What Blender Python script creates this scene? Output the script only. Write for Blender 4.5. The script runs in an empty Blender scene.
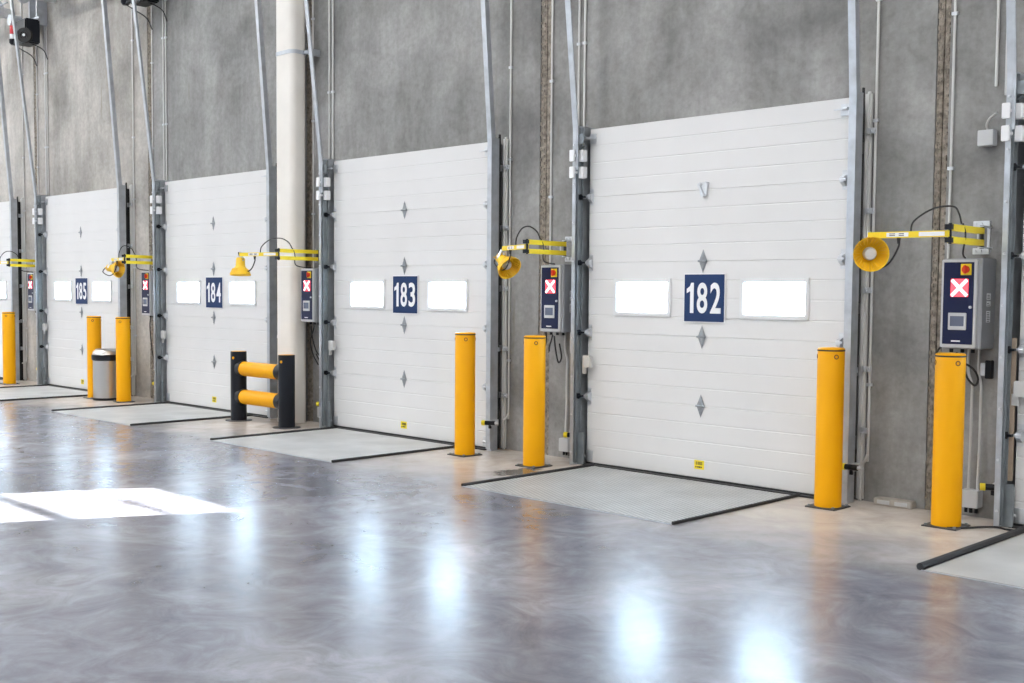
import bpy, bmesh, math, random
from mathutils import Vector, Matrix
random.seed(7)
PI = math.pi
S = bpy.context.scene
C = S.collection

# ---------------------------------------------------------------- camera
YAW, PITCH, ROLL = 0.780812, -0.055457, 0.0078524
FPX, PX, PY = 1155.594, 515.18, 356.06
fwd = Vector((-math.sin(YAW)*math.cos(PITCH), math.cos(YAW)*math.cos(PITCH), math.sin(PITCH)))
rgt = Vector((math.cos(YAW), math.sin(YAW), 0)); upv = rgt.cross(fwd)
r2 = rgt*math.cos(ROLL) + upv*math.sin(ROLL); u2 = -rgt*math.sin(ROLL) + upv*math.cos(ROLL)
cam = bpy.data.objects.new('camera', bpy.data.cameras.new('camera')); C.objects.link(cam)
m = Matrix((r2, u2, -fwd)).transposed().to_4x4(); m.translation = (7.01058, -8.0293, 1.58684)
cam.matrix_world = m
cam.data.sensor_fit = 'HORIZONTAL'; cam.data.sensor_width = 36.0
cam.data.lens = FPX/1024*36.0
cam.data.shift_x = -(PX-512)/1024; cam.data.shift_y = (PY-341.5)/1024
cam.data.clip_end = 300
S.camera = cam

# ---------------------------------------------------------------- world, sun, exposure
S.view_settings.view_transform = 'Standard'; S.view_settings.look = 'None'
S.view_settings.gamma = 1.0; S.view_settings.use_curve_mapping = False
S.view_settings.exposure = 0.0
W = bpy.data.worlds.new('overcast_sky'); S.world = W; W.use_nodes = True
W.node_tree.nodes['Background'].inputs[0].default_value = (0.60, 0.80, 1.0, 1)
W.node_tree.nodes['Background'].inputs[1].default_value = 52.0

AZ = Vector((0.476, 0.880, 0)).normalized(); EL = math.radians(22)
sd = AZ*math.cos(EL) - Vector((0, 0, math.sin(EL)))
sun = bpy.data.objects.new('sun', bpy.data.lights.new('sun', 'SUN')); C.objects.link(sun)
sun.data.energy = 75; sun.data.angle = math.radians(0.12); sun.data.color = (1, .97, .92)
sun.rotation_euler = sd.to_track_quat('-Z', 'Y').to_euler(); sun.location = (-10, -30, 15)

HALL_L, HALL_R, REAR, CEIL = -34.0, 16.0, -20.0, 9.6
LIGHTS = [(x, y) for y in (-4.2, -9.5, -15.5) for x in (-29, -22, -15, -8, -1, 6, 12.5)]
LAMP_W = 58.5
def lamp_power(x, y): return LAMP_W*(2.5 if x < -14 else 1.15 if x < -6 else .95 if x < 2 else .9)

# ---------------------------------------------------------------- materials
def mat(name, col, rough=.5, metal=0., spec=.5, emis=None, es=0., bump=None, var=None, coat=0.):
    M = bpy.data.materials.new(name); M.use_nodes = True
    n = M.node_tree.nodes; l = M.node_tree.links; b = n['Principled BSDF']
    b.inputs['Base Color'].default_value = (*col, 1); b.inputs['Roughness'].default_value = rough
    b.inputs['Metallic'].default_value = metal; b.inputs['Specular IOR Level'].default_value = spec
    b.inputs['Coat Weight'].default_value = coat
    if emis: b.inputs['Emission Color'].default_value = (*emis, 1); b.inputs['Emission Strength'].default_value = es
    if var or bump:
        tc = n.new('ShaderNodeTexCoord'); ns = n.new('ShaderNodeTexNoise')
        l.new(tc.outputs['Object'], ns.inputs['Vector'])
        sc, amt = (var or (bump[0], 0))
        ns.inputs['Scale'].default_value = sc; ns.inputs['Detail'].default_value = 6
        if var:
            mx = n.new('ShaderNodeMix'); mx.data_type = 'RGBA'
            mx.inputs[6].default_value = (*[c*(1-amt) for c in col], 1); mx.inputs[7].default_value = (*[min(1, c*(1+amt)) for c in col], 1)
            rp = n.new('ShaderNodeMapRange'); rp.inputs[1].default_value = .3; rp.inputs[2].default_value = .7
            l.new(ns.outputs[0], rp.inputs[0]); l.new(rp.outputs[0], mx.inputs[0]); l.new(mx.outputs[2], b.inputs['Base Color'])
        if bump:
            n2 = n.new('ShaderNodeTexNoise'); n2.inputs['Scale'].default_value = bump[0]; l.new(tc.outputs['Object'], n2.inputs['Vector'])
            bp = n.new('ShaderNodeBump'); bp.inputs['Strength'].default_value = bump[1]; bp.inputs['Distance'].default_value = .01
            l.new(n2.outputs[0], bp.inputs['Height']); l.new(bp.outputs[0], b.inputs['Normal'])
    return M

def ramp(n, l, src, stops):
    r = n.new('ShaderNodeValToRGB'); e = r.color_ramp.elements
    while len(e) < len(stops): e.new(.5)
    for i, (p, c) in enumerate(stops): e[i].position = p; e[i].color = (*c, 1) if len(c) == 3 else c
    l.new(src, r.inputs[0]); return r

def noise(n, l, vec, scale, detail=6, rough=.55, dist=0., sc=None):
    ns = n.new('ShaderNodeTexNoise')
    if sc:
        mp = n.new('ShaderNodeMapping'); mp.inputs['Scale'].default_value = sc; l.new(vec, mp.inputs[0]); vec = mp.outputs[0]
    l.new(vec, ns.inputs['Vector']); ns.inputs['Scale'].default_value = scale; ns.inputs['Detail'].default_value = detail
    ns.inputs['Roughness'].default_value = rough; ns.inputs['Distortion'].default_value = dist
    return ns.outputs[0]

def mixc(n, l, f, a, b, mode='MIX'):
    mx = n.new('ShaderNodeMix'); mx.data_type = 'RGBA'; mx.blend_type = mode
    for i, v in ((0, f), (6, a), (7, b)):
        if isinstance(v, (int, float)): mx.inputs[i].default_value = v
        elif isinstance(v, tuple): mx.inputs[i].default_value = (*v, 1)
        else: l.new(v, mx.inputs[i])
    return mx.outputs[2]

def m_concrete_wall():
    M = bpy.data.materials.new('precast_concrete'); M.use_nodes = True
    n = M.node_tree.nodes; l = M.node_tree.links; b = n['Principled BSDF']
    v = n.new('ShaderNodeTexCoord').outputs['Object']
    a = ramp(n, l, noise(n, l, v, .9, 8, .6, .4), [(.30, (.17, .168, .165)), (.5, (.275, .272, .266)), (.70, (.38, .376, .37))])
    s = ramp(n, l, noise(n, l, v, 2.2, 6, .6, 0, (1.6, 1.6, .22)), [(.35, (.70, .69, .68)), (.6, (1.10, 1.10, 1.10))])
    c = mixc(n, l, .55, a.outputs[0], s.outputs[0], 'MULTIPLY')
    f = ramp(n, l, noise(n, l, v, 14, 6, .7), [(.3, (.74, .73, .72)), (.62, (1.14, 1.14, 1.14))])
    c = mixc(n, l, .6, c, f.outputs[0], 'MULTIPLY')
    # the precast panels left of x = -8.47 are tinted paler and warmer, standing in for missing light
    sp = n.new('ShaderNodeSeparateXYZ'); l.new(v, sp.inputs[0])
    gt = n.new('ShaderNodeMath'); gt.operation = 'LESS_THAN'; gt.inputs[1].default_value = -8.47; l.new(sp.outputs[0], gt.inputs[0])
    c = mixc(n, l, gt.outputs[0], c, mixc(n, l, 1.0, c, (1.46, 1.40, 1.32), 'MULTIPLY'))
    # rusty dribble stains of their own shape
    st = ramp(n, l, noise(n, l, v, 3.1, 4, .5, 0, (2.2, 1, .28)), [(.70, (0, 0, 0)), (.80, (.7, .7, .7))])
    c = mixc(n, l, st.outputs[0], c, (.20, .17, .13))
    l.new(c, b.inputs['Base Color']); b.inputs['Roughness'].default_value = .75; b.inputs['Specular IOR Level'].default_value = .3
    bp = n.new('ShaderNodeBump'); bp.inputs['Strength'].default_value = .25; bp.inputs['Distance'].default_value = .01
    l.new(noise(n, l, v, 30, 5), bp.inputs['Height']); l.new(bp.outputs[0], b.inputs['Normal'])
    return M

def m_floor():
    M = bpy.data.materials.new('polished_concrete'); M.use_nodes = True
    n = M.node_tree.nodes; l = M.node_tree.links; b = n['Principled BSDF']
    v = n.new('ShaderNodeTexCoord').outputs['Object']
    sep = n.new('ShaderNodeSeparateXYZ'); l.new(v, sep.inputs[0])
    big = noise(n, l, v, .75, 8, .62, .8)
    sw = noise(n, l, v, 2.4, 9, .68, 1.6)
    a = ramp(n, l, big, [(.30, (.115, .122, .15)), (.50, (.205, .213, .25)), (.70, (.33, .34, .375))]).outputs[0]
    w = ramp(n, l, sw, [(.34, (.58, .57, .59)), (.64, (1.22, 1.22, 1.23))]).outputs[0]
    c = mixc(n, l, .75, a, w, 'MULTIPLY')
    # dusty, unpolished apron along the dock doors
    ad = n.new('ShaderNodeMath'); ad.operation = 'MULTIPLY_ADD'; ad.inputs[1].default_value = 1.3
    l.new(noise(n, l, v, 1.0, 4, .5, .3), ad.inputs[0]); l.new(sep.outputs[1], ad.inputs[2])
    dm = n.new('ShaderNodeMapRange'); dm.interpolation_type = 'SMOOTHSTEP'
    dm.inputs[1].default_value = -1.5; dm.inputs[2].default_value = .1; l.new(ad.outputs[0], dm.inputs[0])
    dust = ramp(n, l, noise(n, l, v, 3.0, 8, .65, .6), [(.3, (.43, .385, .345)), (.7, (.64, .585, .53))]).outputs[0]
    c = mixc(n, l, dm.outputs[0], c, dust)
    # oily wet patch beside the bollard left of door 182
    vm = n.new('ShaderNodeVectorMath'); vm.operation = 'SUBTRACT'; l.new(v, vm.inputs[0]); vm.inputs[1].default_value = (-.10, -.80, 0)
    mp = n.new('ShaderNodeMapping'); l.new(vm.outputs[0], mp.inputs[0]); mp.inputs['Rotation'].default_value = (0, 0, -.1); mp.inputs['Scale'].default_value = (5.2, 2.6, 1)
    ln = n.new('ShaderNodeVectorMath'); ln.operation = 'LENGTH'; l.new(mp.outputs[0], ln.inputs[0])
    a2 = n.new('ShaderNodeMath'); a2.operation = 'MULTIPLY_ADD'; a2.inputs[1].default_value = 1.1; l.new(noise(n, l, v, 9, 4), a2.inputs[0]); l.new(ln.outputs['Value'], a2.inputs[2])
    wet = n.new('ShaderNodeMapRange'); wet.inputs[1].default_value = 1.35; wet.inputs[2].default_value = 1.15; l.new(a2.outputs[0], wet.inputs[0])
    c = mixc(n, l, wet.outputs[0], c, (.13, .115, .10))
    l.new(c, b.inputs['Base Color'])
    rg = ramp(n, l, sw, [(.30, (.215, .215, .215)), (.70, (.262, .262, .262))]).outputs[0]
    r = mixc(n, l, wet.outputs[0], rg, (.12, .12, .12))
    l.new(r, b.inputs['Roughness']); 
    sl = n.new('ShaderNodeMapRange'); sl.inputs[3].default_value = .9; sl.inputs[4].default_value = .12; l.new(dm.outputs[0], sl.inputs[0])
    l.new(sl.outputs[0], b.inputs['Specular IOR Level'])
    bp = n.new('ShaderNodeBump'); bp.inputs['Strength'].default_value = .03; bp.inputs['Distance'].default_value = .02
    l.new(noise(n, l, v, 5, 5, .5, .6), bp.inputs['Height']); l.new(bp.outputs[0], b.inputs['Normal'])
    return M

def m_checker():
    M = bpy.data.materials.new('checker_plate_steel'); M.use_nodes = True
    n = M.node_tree.nodes; l = M.node_tree.links; b = n['Principled BSDF']
    v = n.new('ShaderNodeTexCoord').outputs['Object']
    h = None
    for ang in (PI/4, -PI/4):
        mp = n.new('ShaderNodeMapping'); l.new(v, mp.inputs[0]); mp.inputs['Rotation'].default_value = (0, 0, ang)
        mp.inputs['Scale'].default_value = (17, 34, 1)
        vo = n.new('ShaderNodeTexVoronoi'); vo.inputs['Randomness'].default_value = 0; vo.inputs['Scale'].default_value = 1; l.new(mp.outputs[0], vo.inputs['Vector'])
        rp = n.new('ShaderNodeMapRange'); rp.inputs[1].default_value = .42; rp.inputs[2].default_value = .22; l.new(vo.outputs['Distance'], rp.inputs[0])
        if h is None: h = rp.outputs[0]
        else:
            mx = n.new('ShaderNodeMath'); mx.operation = 'MAXIMUM'; l.new(h, mx.inputs[0]); l.new(rp.outputs[0], mx.inputs[1]); h = mx.outputs[0]
    c = mixc(n, l, h, (.33, .34, .34), (.60, .60, .59))
    f = ramp(n, l, noise(n, l, v, 2.0, 6, .6), [(.3, (.78, .77, .76)), (.7, (1.12, 1.12, 1.12))]).outputs[0]
    c = mixc(n, l, .8, c, f, 'MULTIPLY')
    l.new(c, b.inputs['Base Color']); b.inputs['Roughness'].default_value = .45; b.inputs['Metallic'].default_value = .15
    bp = n.new('ShaderNodeBump'); bp.inputs['Strength'].default_value = .8; bp.inputs['Distance'].default_value = .004
    l.new(h, bp.inputs['Height']); l.new(bp.outputs[0], b.inputs['Normal'])
    return M

def m_pane():
    M = bpy.data.materials.new('frosted_acrylic'); M.use_nodes = True
    n = M.node_tree.nodes; l = M.node_tree.links; n.remove(n['Principled BSDF'])
    t0 = n.new('ShaderNodeBsdfTransparent'); t0.inputs[0].default_value = (.92, .95, .97, 1)
    tr_ = n.new('ShaderNodeBsdfTranslucent'); tr_.inputs[0].default_value = (.95, .97, .98, 1)
    t = n.new('ShaderNodeMixShader'); t.inputs[0].default_value = .5; l.new(t0.outputs[0], t.inputs[1]); l.new(tr_.outputs[0], t.inputs[2])
    g = n.new('ShaderNodeBsdfGlossy'); g.inputs['Roughness'].default_value = .05
    mx = n.new('ShaderNodeMixShader'); mx.inputs[0].default_value = .06; l.new(t.outputs[0], mx.inputs[1]); l.new(g.outputs[0], mx.inputs[2])
    l.new(mx.outputs[0], n['Material Output'].inputs[0]); return M

def m_brushed():
    M = bpy.data.materials.new('brushed_stainless'); M.use_nodes = True
    n = M.node_tree.nodes; b = n['Principled BSDF']
    b.inputs['Base Color'].default_value = (.62, .61, .60, 1); b.inputs['Metallic'].default_value = 1; b.inputs['Roughness'].default_value = .32
    b.inputs['Anisotropic'].default_value = .6
    return M

MT = dict(
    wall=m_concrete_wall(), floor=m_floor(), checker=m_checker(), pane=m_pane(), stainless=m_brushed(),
    paint=mat('white_paint', (.80, .80, .79), .8), roof=mat('white_roof_deck', (.75, .76, .77), .8),
    door=mat('white_door_steel', (.71, .71, .71), .42, var=(1.5, .03)), frame_w=mat('white_window_frame', (.74, .75, .76), .4),
    galv=mat('galvanised_steel', (.50, .53, .57), .38, .65, var=(9, .14)), galv_l=mat('bright_zinc', (.66, .68, .71), .32, .7, var=(20, .1)),
    galv_d=mat('dark_zinc', (.27, .30, .32), .5, .5, var=(8, .15)), hinge=mat('grey_zinc_hinge', (.30, .32, .34), .35, .55, var=(20, .2)), conduit=mat('conduit_steel', (.62, .62, .61), .45, .35),
    rubber=mat('black_rubber', (.018, .018, .02), .6), seal=mat('black_brush_seal', (.03, .03, .032), .9),
    yellow=mat('bollard_yellow', (.84, .385, .001), .45, spec=.2), yel2=mat('lamp_yellow', (.88, .66, .02), .4), yel3=mat('sticker_yellow', (.90, .72, .02), .5),
    shade=mat('yellow_plastic_shade', (.92, .56, .02), .45), blackp=mat('black_plastic', (.006, .008, .013), .35, spec=.3), ink=mat('black_ink', (.02, .02, .02), .6),
    logo=mat('dark_logo_ink', (.16, .06, .01), .6),
    navy=mat('sign_navy', (.009, .032, .11), .5, spec=.25), navy2=mat('panel_navy', (.006, .011, .05), .35, spec=.3), white=mat('sign_white', (.85, .86, .88), .5),
    grey_box=mat('enclosure_grey', (.33, .34, .36), .42, .2), grey_l=mat('light_grey_plastic', (.55, .56, .57), .5), screen=mat('dark_screen', (.12, .14, .20), .2),
    red=mat('switch_red', (.75, .05, .015), .4), lit_red=mat('lit_red_signal', (.5, .02, .04), .4, emis=(1, .10, .13), es=1.5),
    lit_x=mat('lit_white_cross', (.9, .8, .8), .4, emis=(1, .78, .80), es=1.6),
    column=mat('cream_painted_column', (.78, .75, .70), .5, var=(3, .04)), sealant=mat('brown_joint_sealant', (.27, .235, .195), .9, bump=(60, .9), var=(26, .45)),
    lev=mat('dusty_leveler_steel', (.46, .46, .45), .5, .1, var=(2.2, .16)), plate=mat('dark_base_plate', (.06, .06, .065), .5, .3),
    block=mat('grey_cast_block', (.42, .39, .35), .8, var=(12, .12)), wood=mat('tan_timber', (.36, .28, .21), .7, var=(6, .12)),
    redcan=mat('red_canister', (.55, .02, .03), .25), lens=mat('frosted_lens', (.7, .7, .68), .3), lampglow=mat('led_panel', (.9, .9, .9), .5, emis=(1, 1, 1), es=6),
)

# ---------------------------------------------------------------- mesh helpers
class MB:
    def __init__(s): s.b = bmesh.new()
    def box(s, x0, x1, y0, y1, z0, z1, bev=0):
        vs = [s.b.verts.new(p) for p in ((x0,y0,z0),(x1,y0,z0),(x1,y1,z0),(x0,y1,z0),(x0,y0,z1),(x1,y0,z1),(x1,y1,z1),(x0,y1,z1))]
        fs = [s.b.faces.new([vs[i] for i in f]) for f in ((0,3,2,1),(4,5,6,7),(0,1,5,4),(1,2,6,5),(2,3,7,6),(3,0,4,7))]
        if bev:
            es = list({e for f in fs for e in f.edges}); bmesh.ops.bevel(s.b, geom=es, offset=bev, segments=2, affect='EDGES')
        return s
    def ring_loft(s, rings, cap=True, smooth=True, closed=False):
        R = [[s.b.verts.new(p) for p in r] for r in rings]; N = len(R[0])
        prs = list(zip(R[:-1], R[1:])) + ([(R[-1], R[0])] if closed else [])
        for a, c in prs:
            for i in range(N):
                f = s.b.faces.new((a[i], a[(i+1) % N], c[(i+1) % N], c[i])); f.smooth = smooth
        if cap and not closed:
            s.b.faces.new(R[0][::-1]); s.b.faces.new(R[-1])
        return s
    def cyl(s, p, q, r, r1=None, n=20, smooth=True):
        p, q = Vector(p), Vector(q); d = (q-p).normalized(); r1 = r if r1 is None else r1
        a = d.cross(Vector((0, 0, 1)) if abs(d.z) < .9 else Vector((1, 0, 0))).normalized(); b = d.cross(a)
        mk = lambda c, rr: [c + (a*math.cos(t)+b*math.sin(t))*rr for t in [2*PI*i/n for i in range(n)]]
        return s.ring_loft([mk(p, r), mk(q, r1)], True, smooth)
    def lathe(s, prof, o=(0, 0, 0), d=(0, 0, 1), n=28, closed=False):
        o, d = Vector(o), Vector(d).normalized()
        a = d.cross(Vector((0, 0, 1)) if abs(d.z) < .9 else Vector((1, 0, 0))).normalized(); b = d.cross(a)
        rings = [[o + d*h + (a*math.cos(t)+b*math.sin(t))*max(r, .0004) for t in [2*PI*i/n for i in range(n)]] for r, h in prof]
        return s.ring_loft(rings, True, True, closed)
    def tube(s, pts, r, n=8, sub=6):
        P = [Vector(p) for p in pts]; Q = []
        for i in range(len(P)-1):
            p0 = P[max(i-1, 0)]; p1 = P[i]; p2 = P[i+1]; p3 = P[min(i+2, len(P)-1)]
            for k in range(sub):
                t = k/sub; Q.append(.5*((2*p1)+(p2-p0)*t+(2*p0-5*p1+4*p2-p3)*t*t+(3*p1-p0-3*p2+p3)*t**3))
        Q.append(P[-1]); rings = []; up = None
        for i, c in enumerate(Q):
            d = (Q[min(i+1, len(Q)-1)]-Q[max(i-1, 0)]).normalized()
            if up is None: up = d.cross(Vector((0, 0, 1)) if abs(d.z) < .9 else Vector((0, 1, 0))).normalized()
            up = (up-d*up.dot(d)).normalized(); w = d.cross(up)
            rings.append([c+(up*math.cos(t)+w*math.sin(t))*r for t in [2*PI*j/n for j in range(n)]])
        return s.ring_loft(rings)
    def prism(s, poly, axis, a, b):
        """poly: list of 2D points; extruded along axis 'x','y','z' from a to b"""
        f = {'x': lambda u, v, w: (w, u, v), 'y': lambda u, v, w: (u, w, v), 'z': lambda u, v, w: (u, v, w)}[axis]
        return s.ring_loft([[f(u, v, a) for u, v in poly], [f(u, v, b) for u, v in poly]], True, False)
    def bar(s, p, q, w, h, up=(0, 0, 1)):
        """rectangular bar from p to q; w = width sideways, h = height along up"""
        p, q, up = Vector(p), Vector(q), Vector(up); d = (q-p).normalized(); sdv = d.cross(up).normalized(); u = sdv.cross(d)
        mk = lambda c: [c+sdv*(w/2*i)+u*(h/2*j) for i, j in ((-1,-1),(1,-1),(1,1),(-1,1))]
        return s.ring_loft([mk(p), mk(q)], True, False)
    def rrect(s, cx, cy, w, h, r, z0, z1, n=6, axis='z'):
        pts = []
        for qx, qy, a0 in ((1,1,0),(-1,1,PI/2),(-1,-1,PI),(1,-1,3*PI/2)):
            for k in range(n+1):
                t = a0+PI/2*k/n; pts.append((cx+qx*(w/2-r)+r*math.cos(t), cy+qy*(h/2-r)+r*math.sin(t)))
        return s.prism(pts, axis, z0, z1)
    def build(s, name, m, parent=None, smooth_angle=None):
        bmesh.ops.recalc_face_normals(s.b, faces=s.b.faces[:])
        me = bpy.data.meshes.new(name); s.b.to_mesh(me); s.b.free(); me.materials.append(m)
        if smooth_angle:
            for p in me.polygons: p.use_smooth = True
            me.set_sharp_from_angle(angle=smooth_angle)
        elif any(p.use_smooth for p in me.polygons): me.set_sharp_from_angle(angle=math.radians(40))
        o = bpy.data.objects.new(name, me); C.objects.link(o); o.parent = parent
        return o

def _split(self, name, m, parent, gap=.004):
    """like build, but every separate lump becomes an object of its own"""
    bm = self.b; bm.verts.ensure_lookup_table(); seen = set(); isl = []
    for v in bm.verts:
        if v in seen: continue
        st = [v]; seen.add(v); cur = []
        while st:
            u = st.pop(); cur.append(u)
            for ed in u.link_edges:
                w = ed.other_vert(u)
                if w not in seen: seen.add(w); st.append(w)
        lo = [min(u.co[i] for u in cur) for i in range(3)]; hi = [max(u.co[i] for u in cur) for i in range(3)]
        isl.append([cur, lo, hi])
    ch = True
    while ch:
        ch = False
        for i in range(len(isl)):
            for j in range(i+1, len(isl)):
                A, B = isl[i], isl[j]
                if all(A[1][k]-gap <= B[2][k] and B[1][k]-gap <= A[2][k] for k in range(3)):
                    A[0] += B[0]; A[1] = [min(p, q) for p, q in zip(A[1], B[1])]; A[2] = [max(p, q) for p, q in zip(A[2], B[2])]
                    isl.pop(j); ch = True; break
            if ch: break
    out = []
    for cur, lo, hi in isl:
        nb = MB(); mp = {u: nb.b.verts.new(u.co) for u in cur}
        for f in {f for u in cur for f in u.link_faces}:
            g = nb.b.faces.new([mp[u] for u in f.verts]); g.smooth = f.smooth
        out.append(nb.build(name, m, parent))
    bm.free(); return out
MB.build_split = _split

def tag(o, label, cat=None, group=None, kind=None):
    o['label'] = label
    if cat: o['category'] = cat
    if group: o['group'] = group
    if kind: o['kind'] = kind
    return o
def thing(name, loc, label, cat, group=None, kind=None, rz=0):
    o = bpy.data.objects.new(name, None); C.objects.link(o); o.location = loc; o.rotation_euler = (0, 0, rz); o.empty_display_size = .1
    return tag(o, label, cat, group, kind)
def copy_tree(o, parent=None):
    c = o.copy(); C.objects.link(c); c.parent = parent
    for ch in [x for x in C.objects if x.parent == o]: copy_tree(ch, c)
    return c
def copy_thing(o, loc, label):
    c = copy_tree(o); c.location = loc; c['label'] = label; return c
def text_obj(name, body, size, m, parent, loc, sx=1., bold=0., depth=.002):
    cu = bpy.data.curves.new('t', 'FONT'); cu.body = body; cu.size = size; cu.offset = bold; cu.extrude = depth
    cu.align_x = 'CENTER'; cu.align_y = 'CENTER'; cu.resolution_u = 6
    t = bpy.data.objects.new('t', cu); C.objects.link(t)
    bpy.context.view_layer.update()
    me = bpy.data.meshes.new_from_object(t.evaluated_get(bpy.context.evaluated_depsgraph_get()))
    bpy.data.objects.remove(t); xs = [v.co.x for v in me.vertices]; ys = [v.co.y for v in me.vertices]
    cx, cy = (min(xs)+max(xs))/2, (min(ys)+max(ys))/2
    return me, cx, cy, max(xs)-min(xs), max(ys)-min(ys)
def text_fit(name, body, w, h, m, parent, loc, bold=.0):
    me, cx, cy, tw, th = text_obj(name, body, 1, m, parent, loc, bold=bold, depth=.01)
    for v in me.vertices:
        x, y, z = v.co; v.co = ((x-cx)*w/tw, -z*.15, (y-cy)*h/th)
    me.materials.clear(); me.materials.append(m); me.name = name
    o = bpy.data.objects.new(name, me); C.objects.link(o); o.parent = parent; o.location = loc; return o

# ---------------------------------------------------------------- layout constants
P = 3.905; DW = 2.595; YW = .15                        # bay pitch, door width, wall face
OFF = {181: P, 182: 0, 183: -P, 184: -2*P, 185: -3*P, 186: -4*P, 187: -5*P}
Z = [.022, .635, 1.22, 1.858, 2.455, 3.072]             # joints of the door sections

# ---------------------------------------------------------------- room shell
b = MB(); b.box(HALL_L, HALL_R, REAR, .6, -.25, 0); fl = b.build('floor', MT['floor']); tag(fl, 'glossy mottled grey polished concrete floor with a dusty strip by the doors', 'floor', kind='structure')
b = MB()
xs = sorted(OFF.values())
OX0, OX1, OZ = .09, 2.505, 3.0
JOINT = {P: (3.24, .05), 0: (3.24, .05), -P: (3.200, .075)}   # joint centre and half width per bay
def joint(x):
    c_, h_ = JOINT.get(x, (3.215, .065)); return x+c_, h_
prev = HALL_L
for x in xs + [None]:
    nx = HALL_R if x is None else x + OX0
    if prev == HALL_L: b.box(prev, nx, YW, YW+.25, 0, OZ)
    else:
        j, h = joint(xs[-1] if x is None else xs[xs.index(x)-1])
        b.box(prev, j-h, YW, YW+.25, 0, OZ); b.box(j+h, nx, YW, YW+.25, 0, OZ); b.box(j-h, j+h, YW+.04, YW+.25, 0, OZ)
    if x is not None: prev = x + OX1
jl = [joint(x) for x in xs]; prev = HALL_L
for j, h in jl + [(None, 0)]:
    e = HALL_R if j is None else j-h
    b.box(prev, e, YW, YW+.25, OZ, CEIL)
    if j is not None: b.box(j-h, j+h, YW+.04, YW+.25, OZ, CEIL); prev = j+h
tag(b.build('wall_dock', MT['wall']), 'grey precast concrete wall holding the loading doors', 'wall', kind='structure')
for i, (j, h) in enumerate(jl):
    b = MB(); b.box(j-h+.004, j-.004, YW+.012, YW+.042, 0, CEIL-.01); b.box(j+.004, j+h-.004, YW+.018, YW+.042, 0, CEIL-.01)
    for s_ in (-h+.012, h-.014, -h*.35):                # ragged sealant beads
        k = 0.0
        while k < CEIL-.3:
            hh = random.uniform(.012, .04); w_ = random.uniform(.004, .009); b.box(j+s_-w_, j+s_+w_, YW+.002, YW+.02, k, k+hh); k += hh+random.uniform(.02, .07)
    tag(b.build('trim_%d' % (i+1), MT['sealant']), 'brown ragged sealant in the %s vertical joint of the concrete wall' % ('far left', 'second', 'third', 'fourth', 'fifth', 'sixth', 'rightmost')[i], 'trim', kind='structure')

# rear wall with a high three-light window, end walls, ceiling
wx0, wx1 = None, None
def sun_back(x, y):                                     # from a floor point back to the rear wall
    t = (y-REAR)/sd.y; return x-sd.x*t, -sd.z*t
pr = [(-2.12, -5.35), (-.70, -4.66), (-.70, -4.54), (-.70, -3.99), (-.70, -3.955), (-.70, -3.55)]
X0 = sun_back(-2.05, -4.54)[0]; X1 = sun_back(-.69, -4.54)[0]
zs = sorted([sun_back(0, y)[1] for y in (-5.35, -4.66, -4.54, -3.99, -3.955, -3.55)])
b = MB(); t0, t1 = REAR-.02, REAR
b.box(HALL_L, X0, t0, t1, 0, CEIL); b.box(X1, HALL_R, t0, t1, 0, CEIL); b.box(X0, X1, t0, t1, 0, zs[0]); b.box(X0, X1, t0, t1, zs[-1], CEIL)
tag(b.build('wall_rear', MT['paint']), 'white wall behind the viewer', 'wall', kind='structure')
b = MB(); b.box(X0-.001, X1+.001, REAR-.018, REAR-.004, zs[1], zs[2]); b.box(X0-.001, X1+.001, REAR-.018, REAR-.004, zs[3], zs[4])
wn = b.build('window_1', MT['frame_w']); tag(wn, 'high window behind the viewer that throws the sun patch', 'window', kind='structure')
b = MB(); b.box(HALL_L-.2, HALL_L, REAR, .4, 0, CEIL); tag(b.build('wall_left', MT['paint']), 'far end wall of the hall', 'wall', kind='structure')
b = MB(); b.box(HALL_R, HALL_R+.2, REAR, .4, 0, CEIL); tag(b.build('wall_right', MT['paint']), 'near end wall of the hall', 'wall', kind='structure')
b = MB(); b.box(HALL_L-.2, HALL_R+.2, REAR-.15, .4, CEIL, CEIL+.2); tag(b.build('ceiling', MT['roof']), 'white roof deck above the hall', 'ceiling', kind='structure')

# ceiling lights
hb = None
for i, (x, y) in enumerate(LIGHTS):
    lab = 'white ceiling light, %s row from the dock wall, %s from the left' % (('first', 'second', 'third')[i//7], ('first', 'second', 'third', 'fourth', 'fifth', 'sixth', 'seventh')[i % 7])
    if hb is None:
        hb = thing('ceiling_light', (x, y, CEIL-.5), lab, 'light', 'ceiling lights of the hall')
        b = MB(); b.box(-.75, .75, -.3, .3, .02, .09, .01); b.cyl((-.6, 0, .09), (-.6, 0, .5), .008); b.cyl((.6, 0, .09), (.6, 0, .5), .008); b.build('housing', MT['frame_w'], hb)
        b = MB(); b.box(-.7, .7, -.26, .26, .006, .022); b.build('diffuser', MT['lampglow'], hb); r = hb
    else: r = copy_thing(hb, (x, y, CEIL-.5), lab)
    L = bpy.data.lights.new('lamp', 'AREA'); L.shape = 'RECTANGLE'; L.size = 1.4; L.size_y = .5; L.energy = lamp_power(x, y); L.color = (1, .985, .96)
    lo = bpy.data.objects.new('lamp', L); C.objects.link(lo); lo.parent = r

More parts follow.
